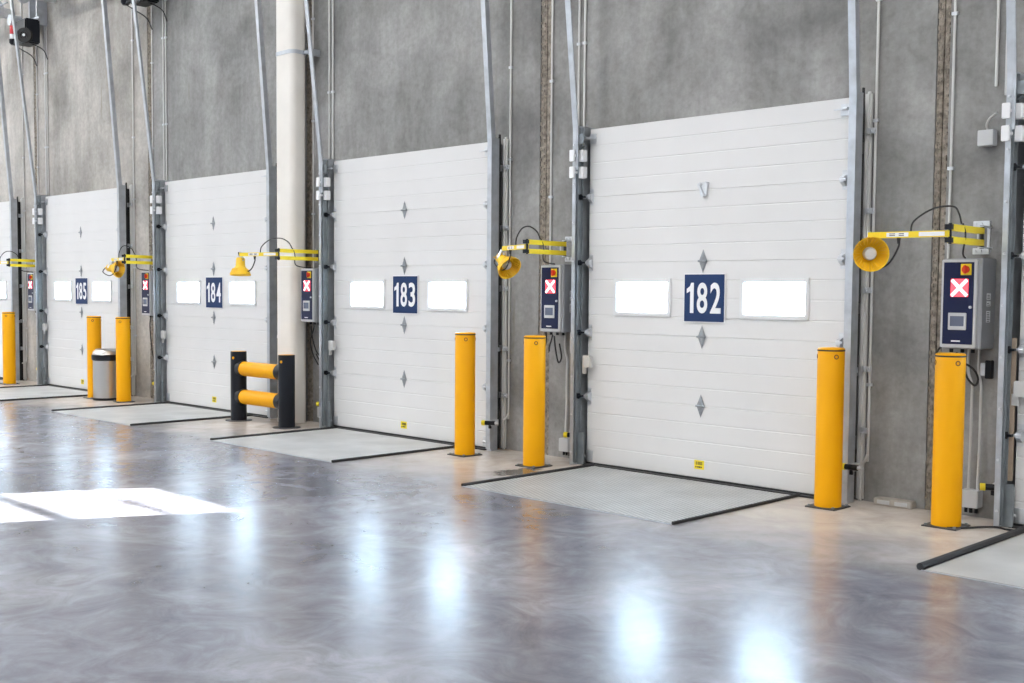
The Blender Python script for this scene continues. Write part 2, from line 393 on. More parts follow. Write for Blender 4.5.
# ---------------------------------------------------------------- sectional doors
def section_mesh(z0, z1, holes=()):
    """one ribbed door section between z0 and z1, with optional window cut-outs"""
    b = MB(); hz = (z1-z0); n = 4; pr = []
    zz = [z0+.002]
    pr = [(0.006, z0), (0, z0+.003)]
    for k in range(1, n):
        z = z0+hz*k/n; pr += [(0, z-.007), (.0028, z-.002), (.0028, z+.002), (0, z+.007)]
    pr += [(0, z1-.003), (.006, z1), (.048, z1), (.048, z0)]
    if not holes:
        b.prism(pr, 'x', 0, DW)
    else:
        hz0, hz1 = holes[0][2], holes[0][3]
        def clip(lo, hi):
            front = [p for p in pr[:-2] if lo < p[1] < hi]
            if lo > z0: front = [(0, lo)] + [p for p in front if p[1] > lo+.001]
            if hi < z1: front = front + [(0, hi)]
            return front + [(.048, front[-1][1]), (.048, front[0][1])]
        b.prism(clip(-1, hz0), 'x', 0, DW); b.prism(clip(hz1, 9), 'x', 0, DW)
        xs_ = [0]+[v for h in holes for v in h[:2]]+[DW]
        mid = clip(hz0, hz1)
        for a, c in zip(xs_[::2], xs_[1::2]): b.prism(mid, 'x', a, c)
    return b

def rhomb(b, cx, z, w, h, y=0, d=.018):
    """raised diamond shaped hinge plate with a central knuckle"""
    V = [b.b.verts.new(p) for p in ((cx, y-.003, z+h/2), (cx+w/2, y-.004, z), (cx, y-.003, z-h/2), (cx-w/2, y-.004, z), (cx+w*.05, y-d, z+h*.05), (cx+w*.05, y-d, z-h*.05))]
    t, r, bo, le, a, c = V
    for f in ((t, a, r), (r, a, c), (r, c, bo), (bo, c, le), (le, c, a), (le, a, t), (t, r, bo, le)): b.b.faces.new(f)
    b.cyl((cx-w*.5, y-d*.8, z), (cx+w*.5, y-d*.8, z), .009, n=10)
    for s in (-1, 1): b.cyl((cx, y-.002, z+s*h*.33), (cx, y-.014, z+s*h*.33), .006, n=8)

WZ0, WZ1 = 1.411, 1.686; WA = (.336, .916); WB = (1.676, 2.256)
def make_door(num, full_hinge=True):
    ox = OFF[num]
    lab = {181: 'white sectional loading door at the right edge of the photo, mostly cut off',
           186: 'white sectional loading door at the left edge of the photo, mostly cut off'}.get(num) or {182: 'largest white sectional loading door, carrying the navy sign 182', 183: 'white sectional loading door with navy sign 183, right of the cream column', 184: 'white sectional loading door with navy sign 184, behind the guard rail', 185: 'white sectional loading door with navy sign 185, behind the stainless bin'}.get(num)
    t = thing('door_%d' % (num-180), (ox, 0, 0), lab, 'loading door', kind='structure')
    mat_ = MT['door']
    for i in range(5):
        h = [(WA[0], WA[1], WZ0, WZ1), (WB[0], WB[1], WZ0, WZ1)] if i == 2 else ()
        section_mesh(Z[i], Z[i+1], h).build('door_section', mat_, t)
    for a, c in (WA, WB):
        b = MB(); w = .028
        poly = lambda e, r: None
        # frame as four mitred bars with rounded inner corners
        b.box(a-w, c+w, -.014, .0, WZ0-w, WZ0+.004, .003); b.box(a-w, c+w, -.014, .0, WZ1-.004, WZ1+w, .003)
        b.box(a-w, a+.004, -.014, .0, WZ0, WZ1); b.box(c-.004, c+w, -.014, .0, WZ0, WZ1)
        b.box(a-.004, a+.003, -.002, .048, WZ0, WZ1); b.box(c-.003, c+.004, -.002, .048, WZ0, WZ1)
        for qx, qz, sx, sz in ((a, WZ0, 1, 1), (c, WZ0, -1, 1), (a, WZ1, 1, -1), (c, WZ1, -1, -1)):
            R_ = .03; pts = [(qx, qz)] + [(qx+sx*(R_-R_*math.sin(t_)), qz+sz*(R_-R_*math.cos(t_))) for t_ in [PI/2*k/5 for k in range(6)]]
            b.prism(pts, 'y', -.012, .01)
        f = b.build('window_frame', MT['frame_w'], t)
        b = MB(); b.box(a, c, .018, .022, WZ0, WZ1); b.build('pane', MT['pane'], f)
    for k, z in enumerate(Z[1:5]):
        b = MB(); cx = 1.272
        if num == 182 and k == 3:
            b.prism([(cx-.045, z+.06), (cx+.045, z+.06), (cx+.03, z-.05), (cx+.0, z-.065), (cx-.03, z-.05)], 'y', -.02, 0)
            b.cyl((cx-.02, -.035, z+.045), (cx-.02, 0, z+.045), .012); b.bar((cx-.045, -.03, z+.05), (cx+.01, -.03, z-.055), .02, .014, (0, 1, 0)); b.cyl((cx+.03, -.03, z+.055), (cx+.03, 0, z+.055), .01)
            tag(b.build('latch_handle', MT['galv_l'], t), 'bright zinc slide latch')
        else:
            rhomb(b, cx, z, .085, .20); b.build('hinge', MT['hinge'], t)
        for x, sg in ((0, 1), (DW, -1)):
            b = MB()
            b.box(min(x+sg*.005, x+sg*.05), max(x+sg*.005, x+sg*.05), -.008, 0, z-.075, z+.075, .003)
            b.prism([(-.008, z-.05), (-.055, z-.018), (-.055, z+.018), (-.008, z+.04)], 'x', x+sg*.012, x+sg*.045)
            b.cyl((x+sg*.05, -.045, z), (x-sg*(.045 if sg > 0 else .008), -.045, z), .012, n=12)
            h = b.build('roller_hinge', MT['galv_l'], t)
            if sg < 0: continue
            b = MB(); b.cyl((x-sg*.032, -.085, z), (x-sg*.052, -.085, z), .026, n=16); b.box(min(x-sg*.05, x), max(x-sg*.05, x), -.09, -.04, z-.009, z+.009); b.build('roller', MT['blackp'], h)
    for z, hh in ((Z[0]+.06, .05), (Z[5]-.09, .045)):
        for x, sg in ((0, 1), (DW, -1)):
            b = MB(); b.box(min(x+sg*.0, x+sg*.075), max(x+sg*.0, x+sg*.075), -.012, 0, z-hh, z+hh, .003)
            b.box(min(x-sg*.008, x+sg*.11 if z > 2 else x+sg*.03), max(x-sg*.008, x+sg*.11 if z > 2 else x+sg*.03), -.055, -.04, z-.006, z+.006)
            b.cyl((x+sg*.03, -.05, z), (x-sg*(.045 if sg > 0 else .008), -.05, z), .012, n=12); b.build('corner_bracket', MT['galv_l'], t)
    # bottom rubber seal
    b = MB(); b.box(-.005, DW+.005, -.012, .05, .0, .021, .004); b.build('bottom_seal', MT['rubber'], t)
    # yellow warning sticker
    b = MB(); b.box(1.215, 1.315, -.0025, -.0005, .095, .172); st = b.build('sticker', MT['yel3'], t)
    b = MB(); x = 1.232
    while x < 1.30: w = random.choice((.003, .005, .007)); b.box(x, x+w, -.0032, -.0024, .132, .16); x += w+.004
    for x in (1.228, 1.246, 1.259, 1.270, 1.284): b.box(x, x+.011, -.0032, -.0024, .108, .121)
    b.build('print', MT['ink'], st)
    if num in (182, 183, 184, 185):
        b = MB(); b.box(1.085, 1.505, -.012, -.006, 1.341, 1.754); sg = b.build('number_sign', MT['white'], t); sg['label'] = 'navy sign with white digits %d' % num
        b = MB(); b.box(1.093, 1.497, -.015, -.0115, 1.349, 1.746); b.build('sign_face', MT['navy'], sg)
        z0_, z1_ = 1.420, 1.676
        b = MB(); b.prism([(1.190, z0_), (1.190, z1_), (1.163, z1_), (1.150, z1_-.030), (1.118, z1_-.052), (1.118, z1_-.088), (1.154, z1_-.070), (1.154, z0_)], 'y', -.017, -.0145); b.build('digit', MT['white'], sg)
        for k_, ch_ in enumerate(str(num)[1:]): text_fit('digit', ch_, .106, .258, MT['white'], sg, ((1.277, 1.412)[k_], -.0155, (z0_+z1_)/2), bold=.018)
    # perimeter seals between door and wall
    b = MB(); b.box(0, DW, .049, YW+.06, 2.99, 3.06); b.box(0, .09, .049, YW+.06, 0, 2.99); b.box(2.505, DW, .049, YW+.06, 0, 2.99)
    b.build('perimeter_seal', MT['seal'], t)
    return t
for n_ in (181, 182, 183, 184, 185, 186): make_door(n_)

# ---------------------------------------------------------------- door tracks
def make_track(side):
    """local X = 0 at the door edge, +X pointing away from the door"""
    t = thing('door_track', (0, 0, 0), '', 'door track', 'vertical steel tracks beside the loading doors')
    sg = side
    def bx(b, a, c, *r, **k): b.box(min(a*sg, c*sg), max(a*sg, c*sg), *r, **k)
    if side < 0:                                        # left of a door: we look at its inner face
        b = MB(); bx(b, .058, .064, -.15, YW-.001, 0, 3.10); bx(b, .040, .078, -.154, -.148, 0, 3.10); bx(b, .058, .10, YW-.008, YW-.001, 0, 3.10)
        b.build('mounting_angle', MT['galv'], t)
        b = MB(); bx(b, .030, .058, -.128, -.122, .02, 3.08); bx(b, .030, .058, -.062, -.056, .02, 3.08); bx(b, .052, .0575, -.122, -.062, .02, 3.08)
        b.build('roller_channel', MT['galv_d'], t)  # dark zinc carries the shade inside the roller slot in its colour
        b = MB(); bx(b, -.02, .056, -.075, -.055, .0, .30, bev=.004); b.build('foot_guard', MT['galv_d'], t)
    else:
        b = MB(); bx(b, .080, .086, -.055, .035, 0, 3.10); bx(b, .026, .086, -.055, -.049, 0, 3.10)
        b.build('mounting_angle', MT['galv'], t)
        b = MB(); bx(b, .012, .074, -.043, -.038, .02, 3.08); bx(b, .012, .017, -.038, -.010, .02, 3.08); b.build('roller_channel', MT['galv_l'], t)
        b = MB(); z = .05
        while z < 3.1:
            h = random.uniform(.35, .55); bx(b, .074, .086, .036, .056, z, min(z+h, 3.14)); z += h+random.uniform(.04, .12)
        b.build_split('brush_strip', MT['seal'], t)
    # bolts
    xb, yb = (.060, -.154) if side < 0 else (.056, -.055)
    for k in range(9):
        b = MB(); b.cyl((sg*xb, yb, .12+k*.35), (sg*xb, yb-.010, .12+k*.35), .009, n=8); b.build('bolt', MT['galv_l'], t)
    # leaning upper track
    xl, yl = (.050, -.145) if side < 0 else (.058, -.066)
    top = CEIL-.3; lean = lambda z: yl-(.112 if side < 0 else .078)*(z-3.05)
    b = MB(); p0 = Vector((sg*xl, yl, 3.05)); p1 = Vector((sg*xl, lean(top), top)); q0 = Vector((sg*xl, yl, 2.7 if side < 0 else .02))
    for a_, c_ in ((q0, p0), (p0, p1)):
        b.bar(a_, c_, .06, .010, (0, 1, 0)); b.bar(a_+Vector((sg*.027, .025, 0)), c_+Vector((sg*.027, .025, 0)), .006, .052, (0, 1, 0))
    b.build('upper_track', MT['galv'], t)
    # clips that tie the frame to the wall strut
    b = MB()
    for z in (.55, 1.02, 1.62, 2.22, 2.82):
        if side > 0:
            b.box(.030, .080, .058, .064, z-.030, z+.030, .002); b.box(.028, .034, .058, YW-.001, z-.030, z+.030); b.box(.090, .165, YW-.060, YW-.052, z-.022, z+.022, .002)
            b.cyl((.055, .046, z), (.055, .064, z), .011, n=10); b.cyl((.115, YW-.072, z), (.115, YW-.06, z), .011, n=10); b.cyl((.148, YW-.072, z), (.148, YW-.06, z), .011, n=10)
        else:
            b.box(-.135, -.064, YW-.014, YW-.001, z-.03, z+.03, .002); b.cyl((-.115, YW-.03, z), (-.115, YW-.001, z), .010, n=10)
    b.build_split('clip', MT['galv_l'], t, .02)
    if side > 0:
        b = MB(); b.box(.060, .118, YW-.052, YW-.001, .0, 3.12, .018); b.build('wall_strut', MT['conduit'], t)
    else:
        # paired white limit-switch housings and the small cover lower down
        for z in (2.675, 2.825):
            b = MB(); b.box(-.050, .016, -.118, -.055, z-.052, z+.052, .006); b.box(-.100, -.045, -.178, -.156, z-.052, z+.052, .004); b.box(-.05, -.04, -.16, -.115, z-.01, z+.01); b.build('switch_housing', MT['white'], t)
        b = MB(); b.box(-.058, .03, -.13, -.125, 2.93, 3.02, .002); b.cyl((-.05, -.10, 2.96), (.02, -.10, 2.99), .010); b.cyl((-.05, -.09, 2.90), (.015, -.09, 2.93), .008); b.build('top_bracket', MT['galv_d'], t)
        b = MB(); b.box(.0, .10, -.085, -.045, .90, 1.01, .006); b.box(-.02, .03, -.06, -.05, .84, .92, .002); b.build('slide_bolt', MT['conduit'], t)
    return t
tl = make_track(-1); tr = make_track(1)
first = True
for n_ in (182, 181, 183, 184, 185, 186):
    who = {181: 'the door cut off at right', 182: 'the largest door', 183: 'the door just right of the column', 184: 'the door behind the guard rail', 185: 'the door behind the bin', 186: 'the door cut off at left'}[n_]
    la = 'grey steel track up the left side of %s' % who; lb = 'grey steel track up the right side of %s' % who
    if first: tl['label'] = la; tr['label'] = lb; tr.location = (DW, 0, 0); first = False
    else:
        copy_thing(tl, (OFF[n_], 0, 0), la)
        if n_ != 181: copy_thing(tr, (OFF[n_]+DW, 0, 0), lb)

# ---------------------------------------------------------------- wall conduits
def between(n_):                                        # pier names, between door n_ and the next to its right
    return {182: 'on the rightmost pier', 183: 'on the pier left of the largest door', 184: 'behind the cream column', 185: 'on the pier right of the bin', 186: 'on the leftmost pier'}[n_]
def make_conduit(path, r, clips, label, ox):
    t = thing('conduit', (ox, 0, 0), label, 'conduit', 'steel conduits on the concrete piers')
    b = MB(); b.tube(path, r, 10, 4); b.build('pipe', MT['conduit'], t)
    b = MB()
    for x, z in clips: b.box(x-.022, x+.022, YW-r*2-.006, YW-.001, z-.012, z+.012, .002)
    b.build_split('pipe_clip', MT['galv_l'], t); return t
yc = YW-.014
for n_ in (182, 183, 184, 185, 186):
    ox = OFF[n_]; w = between(n_); cxj = {182: 3.325, 183: 3.290}.get(n_, 3.31)
    make_conduit([(2.735, yc, CEIL-.1), (2.735, yc, 4), (2.735, yc, 2), (2.735, yc, .45), (2.735, yc-.01, .36), (2.735, yc-.04, .32), (2.735, yc-.08, .30)] if n_ != 184 else
                 [(2.735, yc, CEIL-.1), (2.735, yc, 4), (2.735, yc, .36), (2.735, yc-.03, .31)], .011, [(2.735, z) for z in (.9, 1.9, 2.9, 3.8, 5.2, 6.6)], 'thin steel conduit beside the door track %s' % w, ox)
    make_conduit([(cxj, yc, CEIL-.1), (cxj, yc, 5), (cxj, yc, 3), (cxj, yc, 1.85)], .010, [(cxj, z) for z in (2.5, 3.6, 4.8, 6.0)], 'thin conduit coming down onto the control panel %s' % w, ox)
    for a in (0, 1):
        xa = (3.635, 3.705)[a]; zt = (3.05, 2.98)[a]
        make_conduit([(xa, yc, CEIL-.1), (xa, yc, 5), (xa, yc, 4), (xa, yc, zt)], .011, [(xa, z) for z in (3.9, 5.1, 6.5)], ('left' if a == 0 else 'right')+' conduit of two high %s' % w, ox)
    # two conduits below the panel down to the floor junction box
    t = thing('junction_box', (ox, 0, 0), 'grey junction box at floor level %s' % w, 'junction box', 'junction boxes at the pier feet')
    b = MB(); b.box(3.50, 3.625, .05, YW-.001, .075, .20, .005); b.build('box', MT['grey_l'], t)
    b = MB()
    for x in (3.525, 3.56, 3.598): b.cyl((x, .10, .078), (x, .10, .035), .012, n=10)
    b.build_split('cable_gland', MT['blackp'], t)
    for x, x2 in ((3.50, 3.535), (3.575, 3.60)):
        b = MB(); b.tube([(x, YW-.02, 1.21), (x, YW-.02, 1.05), (x2-.005, YW-.02, .95), (x2, YW-.03, .85), (x2, YW-.03, .5), (x2, YW-.045, .195)], .010, 8, 4); b.build('riser_pipe', MT['conduit'], t)
    # black receptacle
    t = thing('receptacle', (ox, 0, 0), 'small black outlet box below the control panel %s' % w, 'outlet', 'black outlet boxes on the piers')
    b = MB(); b.box(3.63, 3.675, YW-.05, YW-.001, 1.0, 1.13, .004); b.build('cover', MT['blackp'], t)
    b = MB(); b.box(3.595, 3.63, YW-.045, YW-.001, 1.02, 1.11, .003); b.build('back_box', MT['galv_l'], t)

# ---------------------------------------------------------------- dock control panels
def make_panel():
    t = thing('control_panel', (0, 0, 0), '', 'control panel', 'dock control panels with lit red crosses')
    x0, x1, y0, z0, z1 = 3.390, 3.670, -.10, 1.212, 1.845
    b = MB(); b.box(x0, x1, y0+.02, YW-.001, z0, z1, .006); b.build('enclosure', MT['grey_box'], t)
    b = MB(); b.box(x0-.002, x1-.03, y0, y0+.022, z0+.008, z1-.008, .004); d = b.build('front_door', MT['grey_l'], t)
    b = MB(); b.box(3.405, 3.620, y0-.004, y0, 1.245, 1.818, .001); b.build('face_plate', MT['navy2'], d)
    b = MB(); b.cyl((3.603, y0-.001, 1.505), (3.603, y0-.016, 1.505), .010, n=14); b.build('key_lock', MT['galv_l'], d)
    b = MB(); b.box(3.460, 3.584, y0-.010, y0-.004, 1.577, 1.702, .002); sgn = b.build('signal_light', MT['lit_red'], t); sgn['label'] = 'square red signal lit with a white cross'
    b = MB()
    for s in (-1, 1): b.bar((3.468, y0-.011-.001*s, 1.6395-s*.055), (3.576, y0-.011-.001*s, 1.6395+s*.055), .004, .022, (0, 0, 1))
    b.build('cross', MT['lit_x'], sgn)
    b = MB(); b.box(3.527, 3.603, y0-.008, y0-.003, 1.728, 1.806, .002); sw = b.build('isolator_switch', MT['yel2'], t); sw['label'] = 'yellow plate with red rotary handle'
    b = MB(); b.cyl((3.565, y0-.008, 1.767), (3.565, y0-.02, 1.767), .026, n=20); b.box(3.556, 3.574, y0-.040, y0-.018, 1.738, 1.796, .004); b.build('rotary_handle', MT['red'], sw)
    b = MB(); b.box(3.447, 3.577, y0-.012, y0-.004, 1.345, 1.465, .003); k = b.build('keypad', MT['grey_l'], t)
    b = MB(); b.box(3.463, 3.560, y0-.014, y0-.011, 1.372, 1.442); b.build('display', MT['screen'], k)
    b = MB(); b.box(3.47, 3.535, y0-.0045, y0-.0035, 1.262, 1.272); b.build('maker_plate', MT['white'], t)
    for zz, h in ((1.58, .045), (1.53, .035), (1.44, .08)):
        b = MB(); b.box(x1, x1+.0015, .0, .065, zz-h/2, zz+h/2); lb = b.build('side_label', MT['white'], t)
        b = MB(); n = int(h/.012)
        for q in range(n): b.box(x1+.0014, x1+.002, .006, .006+random.uniform(.03, .05), zz-h/2+.006+q*.012, zz-h/2+.010+q*.012)
        b.build('print', MT['ink'], lb)
    b = MB()
    for x in (3.42, 3.50, 3.575): b.cyl((x, .02, z0+.004), (x, .02, z0-.03), .014, n=12)
    b.cyl((3.40, -.03, z0+.03), (3.365, -.03, z0+.03), .016, n=12)
    b.build_split('cable_gland', MT['blackp'], t)
    return t
cp = make_panel(); cords = {
  182: [[(3.46, .02, 1.18), (3.49, -.02, 1.12), (3.56, -.03, 1.10), (3.60, .0, 1.06), (3.61, .04, 1.0), (3.58, .06, .95), (3.53, .05, 1.0), (3.50, .03, 1.10), (3.50, .02, 1.17)],
        [(3.366, -.03, 1.22), (3.33, -.02, 1.17), (3.315, .02, 1.06), (3.32, .06, .97), (3.38, .09, .88), (3.47, .10, .84)],
        [(3.44, .02, 1.17), (3.47, .02, 1.0), (3.50, .03, .86), (3.49, .06, .82)]],
  183: [[(3.366, -.03, 1.40), (3.34, .0, 1.30), (3.32, .05, 1.22), (3.29, .09, 1.12), (3.25, .11, 1.05)], [(3.44, .02, 1.18), (3.40, .04, 1.12), (3.36, .06, 1.06), (3.33, .09, 1.02)],
        [(3.46, .02, 1.17), (3.44, .06, 1.05), (3.46, .08, .92), (3.50, .08, .97), (3.49, .06, 1.1)]],
  184: [[(3.366, -.03, 1.50), (3.34, .0, 1.40), (3.36, .06, 1.30), (3.40, .08, 1.16), (3.34, .07, .98), (3.38, .08, .82), (3.47, .09, .70)], [(3.42, .02, 1.17), (3.43, .04, 1.0), (3.49, .05, .86), (3.56, .06, .80), (3.54, .07, .74), (3.44, .08, .83)]],
  185: [[(3.42, .02, 1.18), (3.36, .04, 1.05), (3.34, .07, .80), (3.38, .08, .60), (3.50, .08, .50), (3.55, .08, .56), (3.56, .07, .75), (3.50, .06, .95), (3.50, .04, 1.05), (3.49, .02, 1.17)], [(3.60, .02, 1.17), (3.66, .06, 1.1), (3.68, .10, .9), (3.68, .10, .4)]],
  186: [[(3.44, .02, 1.18), (3.38, .04, 1.08), (3.38, .07, .92), (3.34, .08, .80), (3.44, .08, .68), (3.58, .08, .60)], [(3.60, .02, 1.17), (3.66, .06, 1.1), (3.68, .10, .9), (3.68, .10, .4)]]}
for n_ in (182, 183, 184, 185, 186):
    lab = 'grey control panel with lit red cross %s' % between(n_)
    if n_ == 182: cp['label'] = lab; r = cp
    else: r = copy_thing(cp, (OFF[n_], 0, 0), lab)
for n_ in (182, 183, 184, 185, 186):
    r = [o for o in C.objects if o.name.startswith('control_panel') and abs(o.location.x-OFF[n_]) < .01][0]
    for pth in cords[n_]:
        b = MB(); b.tube(pth, .0075, 8, 6); b.build('cable', MT['rubber'], r)

# ---------------------------------------------------------------- yellow swing-arm dock lights
L1, L2 = .57, .55
def make_dock_light(n_, d1, d2, axis, lab):
    """d1 = horizontal direction of the double arm, d2 = of the single arm, axis = where the shade points"""
    t = thing('dock_light', (OFF[n_]+3.64, -.04, 1.992), lab, 'dock light', 'yellow swing arm dock lights')
    d1 = Vector((*d1, 0)).normalized(); d2 = Vector((*d2, 0)).normalized(); ax = Vector(axis).normalized()
    b = MB(); b.box(-.12, .0, YW-.02, YW-.001, .075, .12, .003); b.box(-.12, .0, YW-.02, YW-.001, -.115, -.07, .003)
    b.box(-.02, .0, YW-.014, YW-.001, -.115, .12); b.box(-.02, .02, -.02, YW-.01, .070, .077); b.box(-.02, .02, -.02, YW-.01, -.077, -.070)
    for x in (-.10, -.06): b.cyl((x, YW-.03, .10), (x, YW-.01, .10), .010, n=10); b.cyl((x, YW-.03, -.092), (x, YW-.01, -.092), .010, n=10)
    b.build('wall_bracket', MT['galv_l'], t)
    b = MB(); b.cyl((0, 0, -.08), (0, 0, .08), .014); b.build('pivot_pin', MT['plate'], t)
    e = d1*L1
    for s in (-1, 1):
        b = MB(); b.bar(Vector((0, 0, s*.041))+d1*.005, e+Vector((0, 0, s*.041)), .04, .042); b.build('double_arm', MT['yel2'], t)
    b = MB(); b.cyl(d1*.07+Vector((0, 0, -.05)), d1*.07+Vector((0, 0, .05)), .007); b.build('spacer', MT['galv_l'], t)
    b = MB()
    for s in (-1, 1): b.bar(e+Vector((0, 0, s*.043))-d1*.002, e+d1*.035+Vector((0, 0, s*.043)), .044, .034)
    b.cyl(e+d1*.0+Vector((0, 0, -.068)), e+Vector((0, 0, .068)), .011, n=12); b.build_split('elbow_cap', MT['blackp'], t)
    tip = e+d2*L2
    b = MB(); b.bar(e, tip, .034, .042); sa = b.build('single_arm', MT['yel2'], t)
    sdv = d2.cross(Vector((0, 0, 1)))
    b = MB()
    for a, c in ((.03, .20), (.27, .42)):
        for s in (-1, 1): b.bar(e+d2*a+sdv*s*.0172, e+d2*c+sdv*s*.0172, .001, .028)
    lb = b.build('arm_label', MT['white'], sa)
    b = MB()
    for a, c in ((.30, .335), (.36, .40)):
        for s in (-1, 1):
            for zz in (-.005, .006): b.bar(e+d2*a+sdv*s*.0179+Vector((0, 0, zz)), e+d2*c+sdv*s*.0179+Vector((0, 0, zz)), .0008, .005)
    b.build('label_print', MT['ink'], sa)
    # lamp head hanging from the tip
    hd = tip+Vector((0, 0, -.12))
    b = MB(); b.cyl(tip+Vector((0, 0, -.10)), tip+Vector((0, 0, .03)), .012); q = hd-ax*.045
    side = ax.cross(Vector((0, 0, 1)));
    side = side.normalized() if side.length > .1 else Vector((1, 0, 0))
    for s in (-1, 1): b.bar(tip+Vector((0, 0, -.015))+side*s*.02, q+side*s*.052, .006, .028, ax)
    b.build('yoke', MT['galv_l'], t)
    b = MB(); o = hd-ax*.085                               # flared, open bell
    prof = [(.001, 0), (.040, .0), (.050, .012), (.053, .085), (.060, .108), (.078, .125), (.102, .158), (.114, .195), (.119, .205), (.114, .205), (.096, .162), (.070, .130), (.052, .112), (.001, .108)]
    b.lathe(prof, o, ax, 32)
    a_ = side; c_ = ax.cross(a_)
    for i in range(24):                                  # moulded ribs outside and inside the bell
        th = 2*PI*i/24; rd = a_*math.cos(th)+c_*math.sin(th)
        b.bar(o+ax*.130+rd*.085, o+ax*.197+rd*.115, .004, .012, rd)
        b.bar(o+ax*.134+rd*.070, o+ax*.197+rd*.108, .004, .012, rd)
    b.build('shade', MT['shade'], t)
    b = MB(); b.lathe([(.001, .108), (.042, .109), (.045, .125), (.045, .155), (.036, .170), (.001, .174)], o, ax, 24); b.build('lamp', MT['lens'], t)
    b = MB(); g_ = o+ax*.02
    for z_ in (-.03, .03): b.bar(g_+side*.046, g_+side*.075, .02, .012)
    b.build_split('tilt_knob', MT['shade'], t)
    # cords
    b = MB(); e2 = e+d2*.30
    b.tube([e+d2*.26+Vector((0, 0, .02)), e+d2*.24+Vector((0, 0, .09)), e+d2*.12+Vector((0, 0, .165)), e-d1*.03+Vector((0, 0, .18)), e-d1*.14+Vector((0, 0, .14)), e-d1*.19+Vector((0, 0, .075))], .006)
    b.tube([e-d1*.19+Vector((0.01, 0, .075)), e-d1*.24+Vector((.02, -.02, .0)), e-d1*.28+Vector((-.01, -.02, -.12)), Vector((-.10, -.03, -.143))], .006)
    b.build('supply_cord', MT['rubber'], t)
    b = MB(); k = e+d2*(L2*.62)
    hz = Vector((ax.x, ax.y, 0)); bk = o-hz*.07+d2*.03; k = k+hz.normalized()*-.03 if hz.length > .3 and ax.z < -.3 else k
    b.tube([k+Vector((0, 0, -.02)), k+Vector((0, 0, -.08)), k*.75+bk*.25+Vector((0, 0, -.165)), k*.4+bk*.6+Vector((0, 0, -.155)), bk+Vector((0, 0, -.06 if hz.length > .3 else .05)), o-hz*.03+Vector((0, 0, .0 if hz.length > .3 else .03)), o+ax*.005], .0065)
    b.cyl(k+Vector((0, 0, -.02)), k+Vector((0, 0, -.06)), .014, .009); b.build('lamp_cord', MT['rubber'], t)
    return t
D182 = ((.03, -.57), (-.55, -.06)); D183 = ((.06, -.57), (-.51, .21)); D184 = ((.05, -.57), (-.52, -.17)); D185 = ((.20, -.53), (-.54, .09)); D186 = ((.20, -.53), (-.54, -.10))
make_dock_light(182, D182[0], D182[1], (.60, -.78, -.10), 'yellow swing arm dock light facing the viewer on the rightmost pier')
make_dock_light(183, D183[0], D183[1], (.80, -.10, -.58), 'yellow swing arm dock light tilted down to the right, below the brown wall joint')
make_dock_light(184, D184[0], D184[1], (.05, -.05, -1), 'yellow swing arm dock light pointing straight down before the cream column')
make_dock_light(185, D185[0], D185[1], (.9, .42, -.12), 'yellow swing arm dock light pointing right, above the stainless bin')
make_dock_light(186, D186[0], D186[1], (.2, -.2, -1), 'yellow swing arm dock light cut off at the left edge of the photo')

# ---------------------------------------------------------------- photo sensors low on the tracks
def make_sensor(x, y, dx, lab, z=.292, dy=-.05):
    t = thing('safety_sensor', (x, y, z), lab, 'sensor', 'yellow and black door sensors')
    d = Vector((dx, dy, 0)).normalized()
    b = MB(); b.cyl(-d*.05, d*.05, .022, n=16); b.box(-.012, .012, -.012, .012, -.055, -.02, .002); b.build('housing', MT['blackp'], t)
    b = MB(); b.cyl(d*.05, d*.085, .026, n=16); b.build('sensor_head', MT['yel3'], t)
    b = MB(); b.cyl(-d*.05, -d*.085, .014, n=12); b.build('cable_plug', MT['grey_l'], t)
    b = MB(); b.box(-.006 if dx < 0 else -.02, .02 if dx < 0 else .006, 0, .10, -.03, .03, .002); b.build('bracket', MT['galv_l'], t)
    return t
make_sensor(2.745, -.13, -1, 'yellow tipped black sensor low at the right edge of the largest door')
make_sensor(-P+2.745, -.13, -1, 'yellow tipped black sensor low beside the bollard right of the cream column', dy=-.6)
for n_ in (182, 183, 184, 185, 186):
    make_sensor(OFF[n_]+P-.125, -.06, -1, 'yellow tipped black sensor above the junction box %s' % between(n_), z=.262, dy=-.45)

# grey terminal box with a bent cable high on the right-hand pier
t = thing('terminal_box', (3.60, 0, 2.69), 'flat grey terminal box high on the pier right of door 182', 'terminal box')
b = MB(); b.box(-.06, .05, .07, YW-.001, -.055, .055, .004); b.build('cover', MT['grey_l'], t)
b = MB(); b.tube([(.0, .10, .05), (.0, .08, .09), (.04, .04, .13), (.10, .0, .15)], .008); b.build('cable', MT['conduit'], t)

# ---------------------------------------------------------------- dock levelers
def make_leveler(n_, m_, lab):
    t = thing('dock_leveler', (OFF[n_], 0, 0), lab, 'dock leveler', 'dock levelers set in the floor before the doors')
    x0, x1, yl = .1265, 2.26, -1.695
    b = MB(); b.box(x0+.03, x1-.03, yl+.02, -.075, .0005, .006); b.build('deck_plate', m_, t)
    b = MB(); b.box(x0+.01, x1-.01, yl, yl+.018, .0005, .004); b.build('front_lip', MT['galv'], t)
    for x in (x0, x1):
        b = MB(); rr = .022 if n_ == 181 else .013
        b.tube([(x, -.05, rr*.9), (x, -.6, rr*.9), (x, -1.2, rr*.9), (x, yl+.01, rr*.9)], rr, 8, 2); b.build('side_seal', MT['rubber'], t)
    b = MB(); b.box(-.01, DW+.01, -.075, -.014, .0005, .012, .003); b.build('rear_hinge_seal', MT['rubber'], t)
    return t
make_leveler(182, MT['checker'], 'bright checker plate dock leveler before the largest door')
make_leveler(181, MT['lev'], 'grey dock leveler cut off at the lower right edge of the photo')
